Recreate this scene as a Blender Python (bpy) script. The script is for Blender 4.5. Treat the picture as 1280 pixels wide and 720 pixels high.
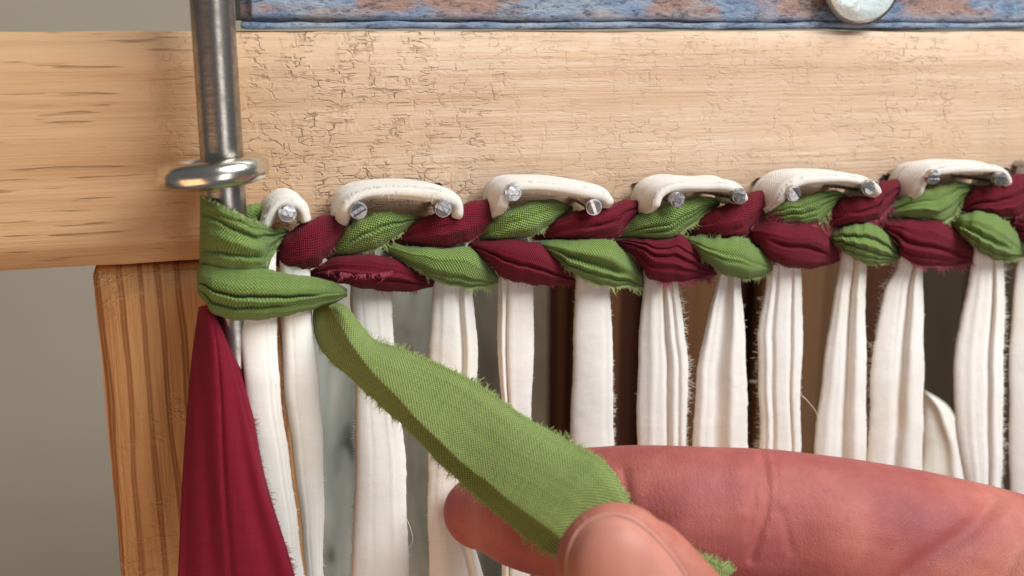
import bpy, bmesh, math, random
import numpy as np
from mathutils import Vector, Matrix
from mathutils.bvhtree import BVHTree
random.seed(7); rng = np.random.default_rng(7)
for o in list(bpy.data.objects): bpy.data.objects.remove(o)
scene = bpy.context.scene
COL = scene.collection

# ------------------------------------------------------------------ camera
YAW, PITCH, FPX, DIST = math.radians(17.5), math.radians(13.6), 1330.0, 0.16
Fv = np.array([math.sin(YAW)*math.cos(PITCH), math.cos(YAW)*math.cos(PITCH), -math.sin(PITCH)])
Rv = np.array([math.cos(YAW), -math.sin(YAW), 0.0])
Uv = np.cross(Rv, Fv)
CAM = -Fv*DIST
cd = bpy.data.cameras.new('camera'); cam = bpy.data.objects.new('camera', cd); COL.objects.link(cam)
cam.matrix_world = Matrix([[Rv[i], Uv[i], -Fv[i], CAM[i]] for i in range(3)] + [[0, 0, 0, 1]])
cd.sensor_width = 36; cd.lens = FPX/1280*36
cd.clip_start = 0.005; cd.clip_end = 20
cd.dof.use_dof = True; cd.dof.focus_distance = 0.149; cd.dof.aperture_fstop = 21
scene.camera = cam
# ------------------------------------------------------------------ world, lamps, exposure
w = bpy.data.worlds.new('World'); scene.world = w; w.use_nodes = True
bgn = w.node_tree.nodes['Background']; bgn.inputs[0].default_value = (0.86, 0.9, 1.0, 1); bgn.inputs[1].default_value = 0.14
def area(name, loc, target, size, power, col, sy=None):
    l = bpy.data.lights.new(name, 'AREA'); l.energy = power; l.color = col
    l.shape = 'RECTANGLE'; l.size = size; l.size_y = sy or size
    o = bpy.data.objects.new(name, l); COL.objects.link(o); o.location = loc
    o.rotation_euler = (Vector(target)-Vector(loc)).to_track_quat('-Z', 'Y').to_euler()
    return o
area('window_light', (0.32, -0.34, 0.46), (0.02, 0, 0), 0.42, 6.7, (0.94, 0.97, 1.0), 0.34)
area('warm_room_light', (-0.42, -0.36, -0.34), (-0.03, 0, -0.05), 0.5, 1.7, (1.0, 0.56, 0.27))
area('added_front_light', (0.16, -0.50, -0.10), (0.0, 0, 0), 0.20, 0.6, (1.0, 0.97, 0.94), 0.40)  # added soft lamp for the streak on the rod and the nail-head reflections
area('backdrop_fill_light', (0.3, 0.35, 0.55), (0.0, 0.45, 0), 0.5, 2.6, (1.0, 0.97, 0.9))  # added fill so the wall behind the loom shows, not a known lamp
vs = scene.view_settings; vs.view_transform = 'Standard'; vs.look = 'None'; vs.exposure = 0.0; vs.gamma = 1

# ------------------------------------------------------------------ helpers
def W(px, py, ymm):
    """point where the sight line of a photo pixel meets the plane ymm behind the rail's face"""
    d = Fv*FPX + Rv*(px-640) + Uv*(360-py)
    return CAM + d*((ymm*0.001-CAM[1])/d[1])
def WA(px, py, ymm):
    px = np.asarray(px, float); py = np.asarray(py, float); ymm = np.asarray(ymm, float)
    d = Fv + np.multiply.outer((px-640)/FPX, Rv) + np.multiply.outer((360-py)/FPX, Uv)
    t = (ymm*0.001-CAM[1])/d[..., 1]
    return CAM + d*t[..., None]
def mmpp(p): return float(np.dot(np.asarray(p)-CAM, Fv))/FPX      # metres per pixel at p
def PX(P):
    v = np.asarray(P)-CAM; z = v@Fv
    return 640+FPX*(v@Rv)/z, 360-FPX*(v@Uv)/z
def link(o): COL.objects.link(o); return o
def mesh_obj(name, verts, faces, mat, parent=None, uvs=None, smooth=True):
    me = bpy.data.meshes.new(name)
    me.from_pydata([tuple(v) for v in verts], [], [tuple(f) for f in faces])
    me.materials.append(mat)
    if smooth: me.polygons.foreach_set('use_smooth', [True]*len(me.polygons))
    if uvs is not None:
        ul = me.uv_layers.new(name='UVMap')
        li = np.empty(len(me.loops), dtype=np.int32); me.loops.foreach_get('vertex_index', li)
        ul.data.foreach_set('uv', np.asarray(uvs, float)[li].ravel())
    me.update()
    o = link(bpy.data.objects.new(name, me)); o.parent = parent
    return o
def bm_obj(name, bm, mat, parent=None, smooth=False):
    me = bpy.data.meshes.new(name); bmesh.ops.recalc_face_normals(bm, faces=bm.faces); bm.to_mesh(me); bm.free(); me.materials.append(mat)
    if smooth: me.polygons.foreach_set('use_smooth', [True]*len(me.polygons))
    o = link(bpy.data.objects.new(name, me)); o.parent = parent
    return o
def tag(o, label=None, cat=None, group=None, kind=None):
    if label: o['label'] = label
    if cat: o['category'] = cat
    if group: o['group'] = group
    if kind: o['kind'] = kind
    return o
def thing(name, label, cat, loc=(0, 0, 0), group=None):
    o = link(bpy.data.objects.new(name, None)); o.empty_display_size = 0.01
    o.location = loc
    return tag(o, label, cat, group)
def settle(t):
    """keep world-space meshes in place under a thing whose Empty stands at its base"""
    off = Vector(t.location)
    for c in t.children:
        c.location = Vector(c.location)-off
def interp(pts, n, smooth=True):
    """resample a polyline of any dimension to n points (Catmull-Rom, even arc length)"""
    P = np.asarray(pts, float)
    if len(P) == 2 or not smooth:
        Q = P
    else:
        E = np.vstack([2*P[0]-P[1], P, 2*P[-1]-P[-2]]); Q = []
        for i in range(1, len(E)-2):
            for t in np.linspace(0, 1, 12, endpoint=False):
                a, b, c, d = E[i-1], E[i], E[i+1], E[i+2]
                Q.append(0.5*((2*b)+(-a+c)*t+(2*a-5*b+4*c-d)*t*t+(-a+3*b-3*c+d)*t**3))
        Q.append(P[-1]); Q = np.array(Q)
    s = np.r_[0, np.cumsum(np.linalg.norm(np.diff(Q[:, :2], axis=0), axis=1))]
    u = np.linspace(0, s[-1], n)
    return np.stack([np.interp(u, s, Q[:, k]) for k in range(Q.shape[1])], 1)
def grid_faces(n, m, closed=False):
    f = []
    mm = m if closed else m-1
    for i in range(n-1):
        for j in range(mm):
            k = (j+1) % m
            f.append((i*m+j, (i+1)*m+j, (i+1)*m+k, i*m+k))
    return f

# ------------------------------------------------------------------ materials
class NT:
    def __init__(s, name):
        s.m = bpy.data.materials.new(name); s.m.use_nodes = True; s.t = s.m.node_tree
        s.b = s.t.nodes['Principled BSDF']
    def n(s, kind, **kw):
        nd = s.t.nodes.new(kind)
        for k, v in kw.items():
            if k.startswith('i_'): nd.inputs[k[2:].replace('_', ' ')].default_value = v
            else: setattr(nd, k, v)
        return nd
    def l(s, a, b): s.t.links.new(a, b)
    def setin(s, nd, i, v):
        if v is None: return
        if isinstance(v, (int, float, tuple)): nd.inputs[i].default_value = v
        else: s.l(v, nd.inputs[i])
    def math(s, op, a, b=None, c=None, clamp=False):
        nd = s.n('ShaderNodeMath', operation=op, use_clamp=clamp)
        for i, v in enumerate((a, b, c)): s.setin(nd, i, v)
        return nd.outputs[0]
    def noise(s, vec, scale, detail=4, rough=0.55, dist=0):
        nd = s.n('ShaderNodeTexNoise'); s.l(vec, nd.inputs['Vector'])
        nd.inputs['Scale'].default_value = scale; nd.inputs['Detail'].default_value = detail
        nd.inputs['Roughness'].default_value = rough; nd.inputs['Distortion'].default_value = dist
        return nd.outputs[0]
    def map(s, vec, scale=(1, 1, 1), rot=(0, 0, 0), loc=(0, 0, 0)):
        nd = s.n('ShaderNodeMapping'); s.l(vec, nd.inputs[0])
        nd.inputs['Scale'].default_value = scale; nd.inputs['Rotation'].default_value = rot; nd.inputs['Location'].default_value = loc
        return nd.outputs[0]
    def ramp(s, fac, stops):
        nd = s.n('ShaderNodeValToRGB'); s.l(fac, nd.inputs[0]); e = nd.color_ramp.elements
        while len(e) < len(stops): e.new(0.5)
        for k, (p, c) in zip(e, stops): k.position = p; k.color = (c, c, c, 1) if isinstance(c, (int, float)) else (*c, 1)
        return nd.outputs[0]
    def mix(s, fac, a, b, mode='MIX'):
        nd = s.n('ShaderNodeMix', data_type='RGBA', blend_type=mode)
        for i, v in ((0, fac), (6, a), (7, b)):
            if isinstance(v, tuple): v = (*v, 1)[:4]
            s.setin(nd, i, v)
        return nd.outputs[2]
    def coord(s, which='Object'): return s.n('ShaderNodeTexCoord').outputs[which]
    def bump(s, h, strength=0.5, dist=0.0003, prev=None):
        nd = s.n('ShaderNodeBump'); nd.inputs['Strength'].default_value = strength; nd.inputs['Distance'].default_value = dist
        s.l(h, nd.inputs['Height'])
        if prev is not None: s.l(prev, nd.inputs['Normal'])
        return nd.outputs[0]
    def out(s, **kw):
        for k, v in kw.items():
            key = k.replace('_', ' ')
            if isinstance(v, tuple) and len(v) == 3 and key != 'Subsurface Radius': v = (*v, 1)
            s.setin(s.b, key, v)
        return s.m
TAU = 2*math.pi
def fabric(name, light, dark, pitch, contrast=1.0, bump=0.5, sheen=0.15, stain=None, rough=0.85, trans=0.0):
    M = NT(name); uv = M.coord('UV')
    wob = M.noise(uv, 900, 2)
    sep = M.n('ShaderNodeSeparateXYZ'); M.l(uv, sep.inputs[0])
    wv = M.math('MULTIPLY', M.math('SUBTRACT', wob, 0.5), 1.6)
    su = M.math('SINE', M.math('ADD', M.math('MULTIPLY', sep.outputs[0], TAU/pitch), wv))
    sv = M.math('SINE', M.math('ADD', M.math('MULTIPLY', sep.outputs[1], TAU/pitch), wv))
    pr = M.math('MULTIPLY', su, sv)
    h = M.math('MULTIPLY_ADD', pr, 0.5, 0.5)
    slub = M.noise(M.map(uv, (150, 2600, 1)), 1.0, 3)
    slub2 = M.noise(M.map(uv, (2600, 150, 1)), 1.0, 3)
    f = M.math('ADD', M.math('MULTIPLY', M.math('SUBTRACT', h, 0.5), contrast), 0.5)
    f = M.math('ADD', f, M.math('MULTIPLY', M.math('SUBTRACT', M.math('ADD', slub, slub2), 1.0), 0.5), clamp=True)
    c = M.mix(f, dark, light)
    big = M.noise(M.coord('Object'), 120, 3)
    c = M.mix(M.ramp(big, [(0.35, 0.0), (0.7, 0.35)]), c, tuple(x*0.72 for x in light))
    if stain:
        st = M.noise(M.coord('Object'), 60, 3)
        c = M.mix(M.ramp(st, [(0.5, 0.0), (0.72, 0.6)]), c, stain)
    fz = M.noise(uv, 5000, 3)
    hh = M.math('ADD', h, M.math('MULTIPLY', M.math('ADD', slub, M.math('ADD', slub2, fz)), 0.5))
    nb = M.bump(M.noise(M.coord('Object'), 500, 3), 0.25, 0.0006)
    nb = M.bump(hh, bump, pitch*0.45, nb)
    M.b.inputs['Sheen Weight'].default_value = sheen; M.b.inputs['Sheen Roughness'].default_value = 0.4
    M.b.inputs['Specular IOR Level'].default_value = 0.25
    M.out(Base_Color=c, Roughness=rough, Normal=nb)
    return M.m
M_green = fabric('green_cotton', (0.30, 0.42, 0.10), (0.012, 0.055, 0.008), 0.00044, 1.5, 0.9)
M_greentail = fabric('green_cotton_tail', (0.34, 0.41, 0.13), (0.085, 0.14, 0.025), 0.00042, 1.1, 0.7)
M_maroon = fabric('maroon_cotton', (0.23, 0.008, 0.024), (0.045, 0.001, 0.005), 0.00042, 1.1, 0.8, 0.05)
M_maroontail = fabric('maroon_cotton_tail', (0.27, 0.008, 0.028), (0.11, 0.002, 0.010), 0.00040, 0.8, 0.5, 0.05)
M_loop = fabric('white_cotton_loop', (0.90, 0.85, 0.77), (0.74, 0.67, 0.57), 0.00036, 0.6, 0.5, 0.15)
M_white = fabric('white_cotton', (0.93, 0.90, 0.84), (0.80, 0.75, 0.66), 0.00034, 0.5, 0.3, 0.1, stain=(0.80, 0.72, 0.56))
def hairmat(name, col):
    M = NT(name); M.b.inputs['Specular IOR Level'].default_value = 0.2
    M.b.inputs['Sheen Weight'].default_value = 0.2
    return M.out(Base_Color=M.mix(M.noise(M.coord(), 900), tuple(x*0.7 for x in col), col), Roughness=0.8)
H_green = hairmat('green_thread', (0.50, 0.62, 0.22)); H_maroon = hairmat('maroon_thread', (0.42, 0.06, 0.10)); H_white = hairmat('white_thread', (0.9, 0.85, 0.76))

def wood_rail():
    M = NT('pine_rail'); co = M.coord()
    g = M.noise(M.map(co, (14, 60, 420)), 1.0, 5, 0.6, 0.6)
    g2 = M.noise(M.map(co, (60, 200, 2600)), 1.0, 4, 0.7)
    col = M.ramp(g, [(0.25, (0.56, 0.365, 0.22)), (0.5, (0.67, 0.48, 0.335)), (0.75, (0.75, 0.575, 0.43))])
    col = M.mix(M.math('MULTIPLY', M.ramp(g2, [(0.42, 0.0), (0.75, 1.0)]), 0.35), col, (0.40, 0.23, 0.11))
    sx0 = M.n('ShaderNodeSeparateXYZ'); M.l(co, sx0.inputs[0])
    col = M.mix(M.ramp(M.math('ADD', M.math('MULTIPLY_ADD', sx0.outputs[0], -22.0, -0.55), M.math('MULTIPLY', g, 0.5)), [(0.1, 0.0), (0.75, 0.75)]), col, M.ramp(g, [(0.3, (0.47, 0.235, 0.09)), (0.55, (0.60, 0.34, 0.15)), (0.75, (0.66, 0.40, 0.19))]))  # left end more orange: wood hue plus warm light put into the colour
    # blocky torn grain
    dn = M.n('ShaderNodeTexNoise'); M.l(M.map(co, (1, 1, 1)), dn.inputs['Vector']); dn.inputs['Scale'].default_value = 420; dn.inputs['Detail'].default_value = 4
    vadd = M.n('ShaderNodeVectorMath', operation='MULTIPLY_ADD'); M.l(dn.outputs['Color'], vadd.inputs[0]); vadd.inputs[1].default_value = (0.0016, 0.0, 0.0009); M.l(co, vadd.inputs[2])
    def blocks(sx, sz, wdt):
        v1 = M.n('ShaderNodeTexVoronoi', distance='CHEBYCHEV', feature='F1', voronoi_dimensions='3D'); v2 = M.n('ShaderNodeTexVoronoi', distance='CHEBYCHEV', feature='F2', voronoi_dimensions='3D')
        mp = M.map(vadd.outputs[0], (sx, 0, sz))
        for v in (v1, v2): M.l(mp, v.inputs['Vector']); v.inputs['Scale'].default_value = 1.0
        return M.ramp(M.math('SUBTRACT', v2.outputs['Distance'], v1.outputs['Distance']), [(0.0, 1.0), (wdt, 0.0)]), v1.outputs['Color']
    b1, cc1 = blocks(300, 640, 0.10); b2, cc2 = blocks(150, 1000, 0.07)
    sx = M.n('ShaderNodeSeparateXYZ'); M.l(co, sx.inputs[0]); X = sx.outputs[0]
    def bell(c, wd): return M.ramp(M.math('DIVIDE', M.math('ABSOLUTE', M.math('SUBTRACT', X, c)), wd), [(0.35, 1.0), (1.0, 0.0)])
    zone = M.math('MAXIMUM', bell(-0.022, 0.030), M.math('MULTIPLY', bell(0.070, 0.012), 0.6))
    zone = M.math('MAXIMUM', zone, M.math('MULTIPLY', bell(0.05, 0.10), 0.36))
    patch = M.ramp(M.noise(M.map(co, (260, 1, 160)), 1.0, 3, 0.6), [(0.42, 0.0), (0.58, 1.0)])
    mask = M.math('MULTIPLY', zone, M.math('ADD', M.math('MULTIPLY', patch, 0.95), 0.06))
    brk = M.ramp(M.noise(co, 900, 2, 0.6), [(0.42, 0.0), (0.56, 1.0)]); brk2 = M.ramp(M.noise(M.map(co, (500, 1, 900), loc=(5, 0, 2)), 1, 2), [(0.45, 0.0), (0.58, 1.0)])
    ck = M.math('MULTIPLY', M.math('MAXIMUM', M.math('MULTIPLY', b1, brk), M.math('MULTIPLY', b2, brk2)), mask)
    # long fissures along the grain
    fs = M.ramp(M.noise(M.map(co, (75, 40, 1500)), 1.0, 2, 0.5), [(0.62, 0.0), (0.70, 1.0)])
    lz = M.math('MAXIMUM', M.math('MULTIPLY', bell(-0.062, 0.030), 0.95), 0.22)
    fis = M.math('MULTIPLY', fs, lz)
    allc = M.math('MAXIMUM', ck, fis)
    col = M.mix(M.math('MULTIPLY', allc, 0.46), col, (0.20, 0.095, 0.035))
    tone = M.noise(M.map(co, (45, 1, 90)), 1.0, 3)
    col = M.mix(M.math('MULTIPLY', M.ramp(tone, [(0.4, 0.0), (0.7, 1.0)]), 0.30), col, (0.56, 0.34, 0.17))
    sepc = M.n('ShaderNodeSeparateColor'); M.l(cc1, sepc.inputs[0])
    lift = M.math('MULTIPLY', M.math('MULTIPLY', sepc.outputs[0], mask), 0.6)
    h = M.math('SUBTRACT', lift, allc)
    n1 = M.bump(M.math('ADD', g2, M.math('MULTIPLY', g, 0.6)), 0.55, 0.0003)
    n2 = M.bump(h, 0.7, 0.00035, n1)
    M.b.inputs['Specular IOR Level'].default_value = 0.3
    return M.out(Base_Color=col, Roughness=0.62, Normal=n2)
def wood_post():
    M = NT('pine_post'); co = M.coord()
    ds = M.noise(M.map(co, (50, 1, 14)), 1.0, 2)
    sp = M.n('ShaderNodeSeparateXYZ'); M.l(co, sp.inputs[0])
    x = M.math('ADD', sp.outputs[0], M.math('MULTIPLY', ds, 0.0065))
    x = M.math('ADD', x, M.math('MULTIPLY', M.noise(M.map(co, (400, 1, 60)), 1.0, 3), 0.0008))
    s = M.math('SINE', M.math('MULTIPLY', x, TAU/0.0029))
    ring = M.ramp(M.math('MULTIPLY_ADD', s, 0.5, 0.5), [(0.70, 0.0), (0.95, 1.0), (1.0, 0.7)])
    fine = M.noise(M.map(co, (2500, 1, 90)), 1.0, 4)
    col = M.ramp(fine, [(0.3, (0.52, 0.26, 0.105)), (0.7, (0.66, 0.36, 0.155))])
    col = M.mix(M.math('MULTIPLY', ring, 0.8), col, (0.25, 0.085, 0.022))
    pt = M.ramp(M.noise(M.map(co, (260, 1, 500)), 1.0, 4, 0.7), [(0.5, 0.0), (0.62, 1.0)])
    zb = M.ramp(M.noise(M.map(co, (40, 1, 50), loc=(3, 0, 1)), 1.0, 1), [(0.48, 0.0), (0.58, 1.0)])
    pz = M.math('MULTIPLY', pt, zb)
    col = M.mix(M.math('MULTIPLY', pz, 0.35), col, (0.62, 0.34, 0.14))
    n = M.bump(M.math('ADD', M.math('MULTIPLY', ring, -0.6), M.math('ADD', fine, pz)), 0.5, 0.0003)
    M.b.inputs['Specular IOR Level'].default_value = 0.35
    return M.out(Base_Color=col, Roughness=0.5, Normal=n)
def steel(name, col, rough, bump=0.15, stretch=(200, 200, 3000), tarnish=(0.25, 0.2, 0.15)):
    M = NT(name); co = M.coord()
    n = M.noise(M.map(co, stretch), 1.0, 4); sp = M.noise(co, 700, 4, 0.7)
    c = M.mix(M.ramp(sp, [(0.45, 0.0), (0.75, 0.55)]), col, tarnish)
    r = M.math('ADD', M.math('MULTIPLY', sp, 0.25), rough-0.14)
    return M.out(Base_Color=c, Metallic=1.0, Roughness=r, Normal=M.bump(M.math('ADD', n, M.math('MULTIPLY', sp, 0.7)), bump, 0.0001))
M_rail, M_post = wood_rail(), wood_post()
M_rod = steel('steel_rod', (0.42, 0.385, 0.35), 0.32, 0.3, tarnish=(0.12, 0.09, 0.07))
M_ring = steel('zinc_ring', (0.74, 0.70, 0.62), 0.24, 0.06, (300, 300, 300), (0.50, 0.42, 0.28))
M_nail = steel('nail_steel', (0.50, 0.48, 0.48), 0.3, 0.5, (900, 900, 900), (0.3, 0.28, 0.28))
def simple(name, col, rough=0.7, scale=200, var=0.75, bump=0.2, d=0.0002):
    M = NT(name); n = M.noise(M.coord(), scale, 4)
    return M.out(Base_Color=M.mix(n, tuple(x*var for x in col), col), Roughness=rough, Normal=M.bump(n, bump, d))
M_hole = simple('hole_shade', (0.05, 0.028, 0.015), 0.9)
def skin():
    M = NT('skin'); co = M.coord()
    n1 = M.noise(co, 70, 3); n2 = M.noise(co, 350, 4)
    c = M.ramp(n1, [(0.3, (0.28, 0.056, 0.052)), (0.5, (0.39, 0.098, 0.080)), (0.72, (0.51, 0.170, 0.125))])
    c = M.mix(M.math('MULTIPLY', M.ramp(n2, [(0.45, 0.0), (0.7, 1.0)]), 0.25), c, (0.30, 0.055, 0.06))
    sy = M.n('ShaderNodeSeparateXYZ'); M.l(co, sy.inputs[0])
    tan_ = M.ramp(M.math('MULTIPLY_ADD', sy.outputs[1], -250.0, -12.1), [(0.1, 0.0), (0.9, 0.75)])
    c = M.mix(tan_, c, M.ramp(n2, [(0.3, (0.42, 0.135, 0.085)), (0.7, (0.52, 0.20, 0.135))]))
    c = M.mix(M.math('MULTIPLY', M.ramp(M.noise(co, 1100, 3, 0.7), [(0.5, 0.0), (0.75, 1.0)]), 0.3), c, (0.30, 0.05, 0.045))
    v = M.n('ShaderNodeTexVoronoi', feature='DISTANCE_TO_EDGE'); M.l(M.map(co, (2600, 2600, 4200)), v.inputs['Vector']); v.inputs['Scale'].default_value = 1
    lines = M.ramp(v.outputs['Distance'], [(0.0, 0.0), (0.25, 1.0)])
    fw = M.noise(M.map(co, (2300, 900, 330), rot=(0, 0.15, 0)), 1, 4, 0.65); pr = M.noise(M.map(co, (5000, 5000, 5000)), 1, 2)
    b = M.bump(M.math('ADD', M.math('ADD', M.math('MULTIPLY', lines, 0.5), n2), M.math('ADD', M.math('MULTIPLY', fw, 1.3), M.math('MULTIPLY', pr, 0.5))), 0.5, 0.00012)
    M.b.inputs['Subsurface Weight'].default_value = 0.22
    M.b.inputs['Subsurface Radius'].default_value = (1.0, 0.3, 0.15)
    M.b.inputs['Subsurface Scale'].default_value = 0.003
    M.b.inputs['Specular IOR Level'].default_value = 0.4
    return M.out(Base_Color=c, Roughness=0.55, Normal=b)
M_skin = skin()
def nailm():
    M = NT('fingernail'); co = M.coord()
    n = M.noise(M.map(co, (700, 700, 150)), 1, 3)
    M.b.inputs['Subsurface Weight'].default_value = 0.3; M.b.inputs['Subsurface Scale'].default_value = 0.002
    M.b.inputs['Coat Weight'].default_value = 0.0; M.b.inputs['Specular IOR Level'].default_value = 0.35
    return M.out(Base_Color=M.mix(n, (0.46, 0.175, 0.125), (0.53, 0.23, 0.17)), Roughness=0.5, Normal=M.bump(n, 0.1, 0.0001))
M_nailplate = nailm()
ZT = float(W(640, 39.5, 0)[2])
def painted():
    M = NT('painted_canvas'); co = M.coord()
    a = M.noise(M.map(co, (90, 200, 260)), 1, 4, 0.6); b = M.noise(M.map(co, (420, 700, 1100)), 1, 6, 0.8); c3 = M.noise(M.map(co, (60, 60, 150), loc=(2, 1, 4)), 1, 3)
    col = M.ramp(a, [(0.25, (0.10, 0.16, 0.29)), (0.45, (0.24, 0.34, 0.50)), (0.6, (0.38, 0.46, 0.56)), (0.8, (0.52, 0.53, 0.53))])
    sp = M.n('ShaderNodeSeparateXYZ'); M.l(co, sp.inputs[0])
    up = M.ramp(M.math('DIVIDE', M.math('SUBTRACT', sp.outputs[2], ZT+0.0012), 0.0025), [(0.0, 0.0), (0.8, 1.0)])
    col = M.mix(M.math('MULTIPLY', M.ramp(c3, [(0.46, 0.0), (0.56, 0.85)]), up), col, (0.50, 0.27, 0.17))
    col = M.mix(M.ramp(b, [(0.36, 0.9), (0.50, 0.0)]), col, (0.06, 0.07, 0.10))
    col = M.mix(M.ramp(b, [(0.56, 0.0), (0.72, 0.7)]), col, (0.62, 0.64, 0.66))
    return M.out(Base_Color=col, Roughness=0.55, Normal=M.bump(b, 1.0, 0.0008))
M_paint = painted()

# ------------------------------------------------------------------ setting behind the loom
def backdrop():
    M = NT('plaster'); n = M.noise(M.coord(), 6, 3)
    m = M.out(Base_Color=M.mix(n, (0.37, 0.325, 0.25), (0.44, 0.40, 0.32)), Roughness=0.9)
    bm = bmesh.new(); bmesh.ops.create_cube(bm, size=1)
    bmesh.ops.scale(bm, vec=(5, 0.02, 5), verts=bm.verts); bmesh.ops.translate(bm, vec=(0, 0.56, 0), verts=bm.verts)
    tag(bm_obj('wall', bm, m), kind='structure')
backdrop()
# grey-green marbled cloth hanging behind the left half
def marble_cloth():
    M = NT('marbled_cloth'); co = M.coord()
    n = M.noise(M.map(co, (75, 1, 22), rot=(0, 0.6, 0)), 1, 4, 0.6, 1.2)
    c = M.ramp(n, [(0.30, (0.05, 0.06, 0.06)), (0.40, (0.30, 0.34, 0.31)), (0.62, (0.44, 0.48, 0.43)), (0.76, (0.75, 0.73, 0.62))])
    m = M.out(Base_Color=c, Roughness=0.8, Normal=M.bump(n, 0.4, 0.002))
    a, b = W(392, 250, 200), W(690, 250, 200); z0 = W(500, 900, 200)[2]; z1 = W(500, 200, 200)[2]
    n_, m_ = 70, 30
    V = []
    for i in range(n_):
        for j in range(m_):
            x = a[0]-0.03+(b[0]-a[0]+0.06)*i/(n_-1)
            V.append((x, 0.2+0.004*math.sin(i*0.25+j*0.15), z0+(z1-z0)*j/(m_-1)))
    o = mesh_obj('hanging_cloth', V, grid_faces(n_, m_), m)
    md = o.modifiers.new('thickness', 'SOLIDIFY'); md.thickness = 0.001
    tag(o, 'blurred grey-green marbled cloth hanging behind the left warp strips', 'cloth')
marble_cloth()
# brown board panel behind the right half
panel = thing('board_screen', 'brown wooden board screen, out of focus behind the right-hand white strips', 'screen', (0, 0.13, -0.1))
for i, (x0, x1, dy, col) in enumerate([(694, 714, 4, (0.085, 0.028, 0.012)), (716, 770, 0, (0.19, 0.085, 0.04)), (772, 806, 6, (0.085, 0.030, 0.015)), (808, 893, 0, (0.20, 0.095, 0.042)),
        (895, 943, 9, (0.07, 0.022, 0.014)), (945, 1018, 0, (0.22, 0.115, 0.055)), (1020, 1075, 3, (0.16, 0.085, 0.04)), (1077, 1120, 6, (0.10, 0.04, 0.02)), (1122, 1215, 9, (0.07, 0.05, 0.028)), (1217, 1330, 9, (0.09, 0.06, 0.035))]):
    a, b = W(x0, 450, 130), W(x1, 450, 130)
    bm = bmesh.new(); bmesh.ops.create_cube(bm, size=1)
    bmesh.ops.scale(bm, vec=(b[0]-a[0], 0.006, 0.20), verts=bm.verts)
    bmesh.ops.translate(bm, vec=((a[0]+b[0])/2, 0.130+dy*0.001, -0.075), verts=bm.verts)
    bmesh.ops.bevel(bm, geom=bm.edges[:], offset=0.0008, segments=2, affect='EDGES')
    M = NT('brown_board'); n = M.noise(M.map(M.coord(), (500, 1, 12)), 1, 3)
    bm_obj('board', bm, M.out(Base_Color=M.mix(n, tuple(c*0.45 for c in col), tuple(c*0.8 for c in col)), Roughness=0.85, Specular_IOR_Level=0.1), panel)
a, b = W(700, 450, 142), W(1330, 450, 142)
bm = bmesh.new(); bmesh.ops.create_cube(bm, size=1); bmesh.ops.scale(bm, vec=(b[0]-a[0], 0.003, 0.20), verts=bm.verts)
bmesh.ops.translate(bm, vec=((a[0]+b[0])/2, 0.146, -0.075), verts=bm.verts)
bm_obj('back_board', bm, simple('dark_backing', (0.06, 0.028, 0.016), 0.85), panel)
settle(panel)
# ------------------------------------------------------------------ loom frame
loom = thing('loom_frame', 'light pine loom frame with weathered top rail, nails and orange side post', 'loom', (-0.04, 0.009, -0.28))
def wobble_box(x0, x1, y0, y1, z0, z1, nx, nz, amp, seed, bev=0.0006):
    """box cut into a grid, with slightly uneven faces and softened arrises"""
    bm = bmesh.new(); bmesh.ops.create_cube(bm, size=1)
    bmesh.ops.scale(bm, vec=(x1-x0, y1-y0, z1-z0), verts=bm.verts); bmesh.ops.translate(bm, vec=((x0+x1)/2, (y0+y1)/2, (z0+z1)/2), verts=bm.verts)
    bmesh.ops.bevel(bm, geom=bm.edges[:], offset=bev, segments=3, affect='EDGES')
    for k in range(1, nx):
        bmesh.ops.bisect_plane(bm, geom=bm.verts[:]+bm.edges[:]+bm.faces[:], plane_co=(x0+(x1-x0)*k/nx, 0, 0), plane_no=(1, 0, 0))
    for k in range(1, nz):
        bmesh.ops.bisect_plane(bm, geom=bm.verts[:]+bm.edges[:]+bm.faces[:], plane_co=(0, 0, z0+(z1-z0)*k/nz), plane_no=(0, 0, 1))
    from mathutils import noise as mn
    for v in bm.verts:
        p = v.co*60+Vector((seed, 0, 0)); q = v.co*400
        d = mn.noise_vector(p)*amp + mn.noise_vector(q)*amp*0.35
        v.co += Vector((0 if nx > nz else d.x, d.y*0.5, d.z if nx > nz else 0))
    return bm
ztop = W(640, 39.5, 0)[2]; zbot = W(60, 336, 0)[2]
xl = W(-60, 200, 0)[0]-0.01; xr = W(1280, 200, 0)[0]+0.03
bm_obj('rail', wobble_box(xl, xr, 0, 0.019, zbot, ztop, 90, 6, 0.00022, 3), M_rail, loom, True)
xpl = W(115, 336, 0.8)[0]; xpr = W(392, 420, 0.8)[0]
bm_obj('post', wobble_box(xpl, xpr, 0.0010, 0.0185, -0.28, zbot-0.0011, 4, 60, 0.00018, 9, 0.0005), M_post, loom, True)
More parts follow.
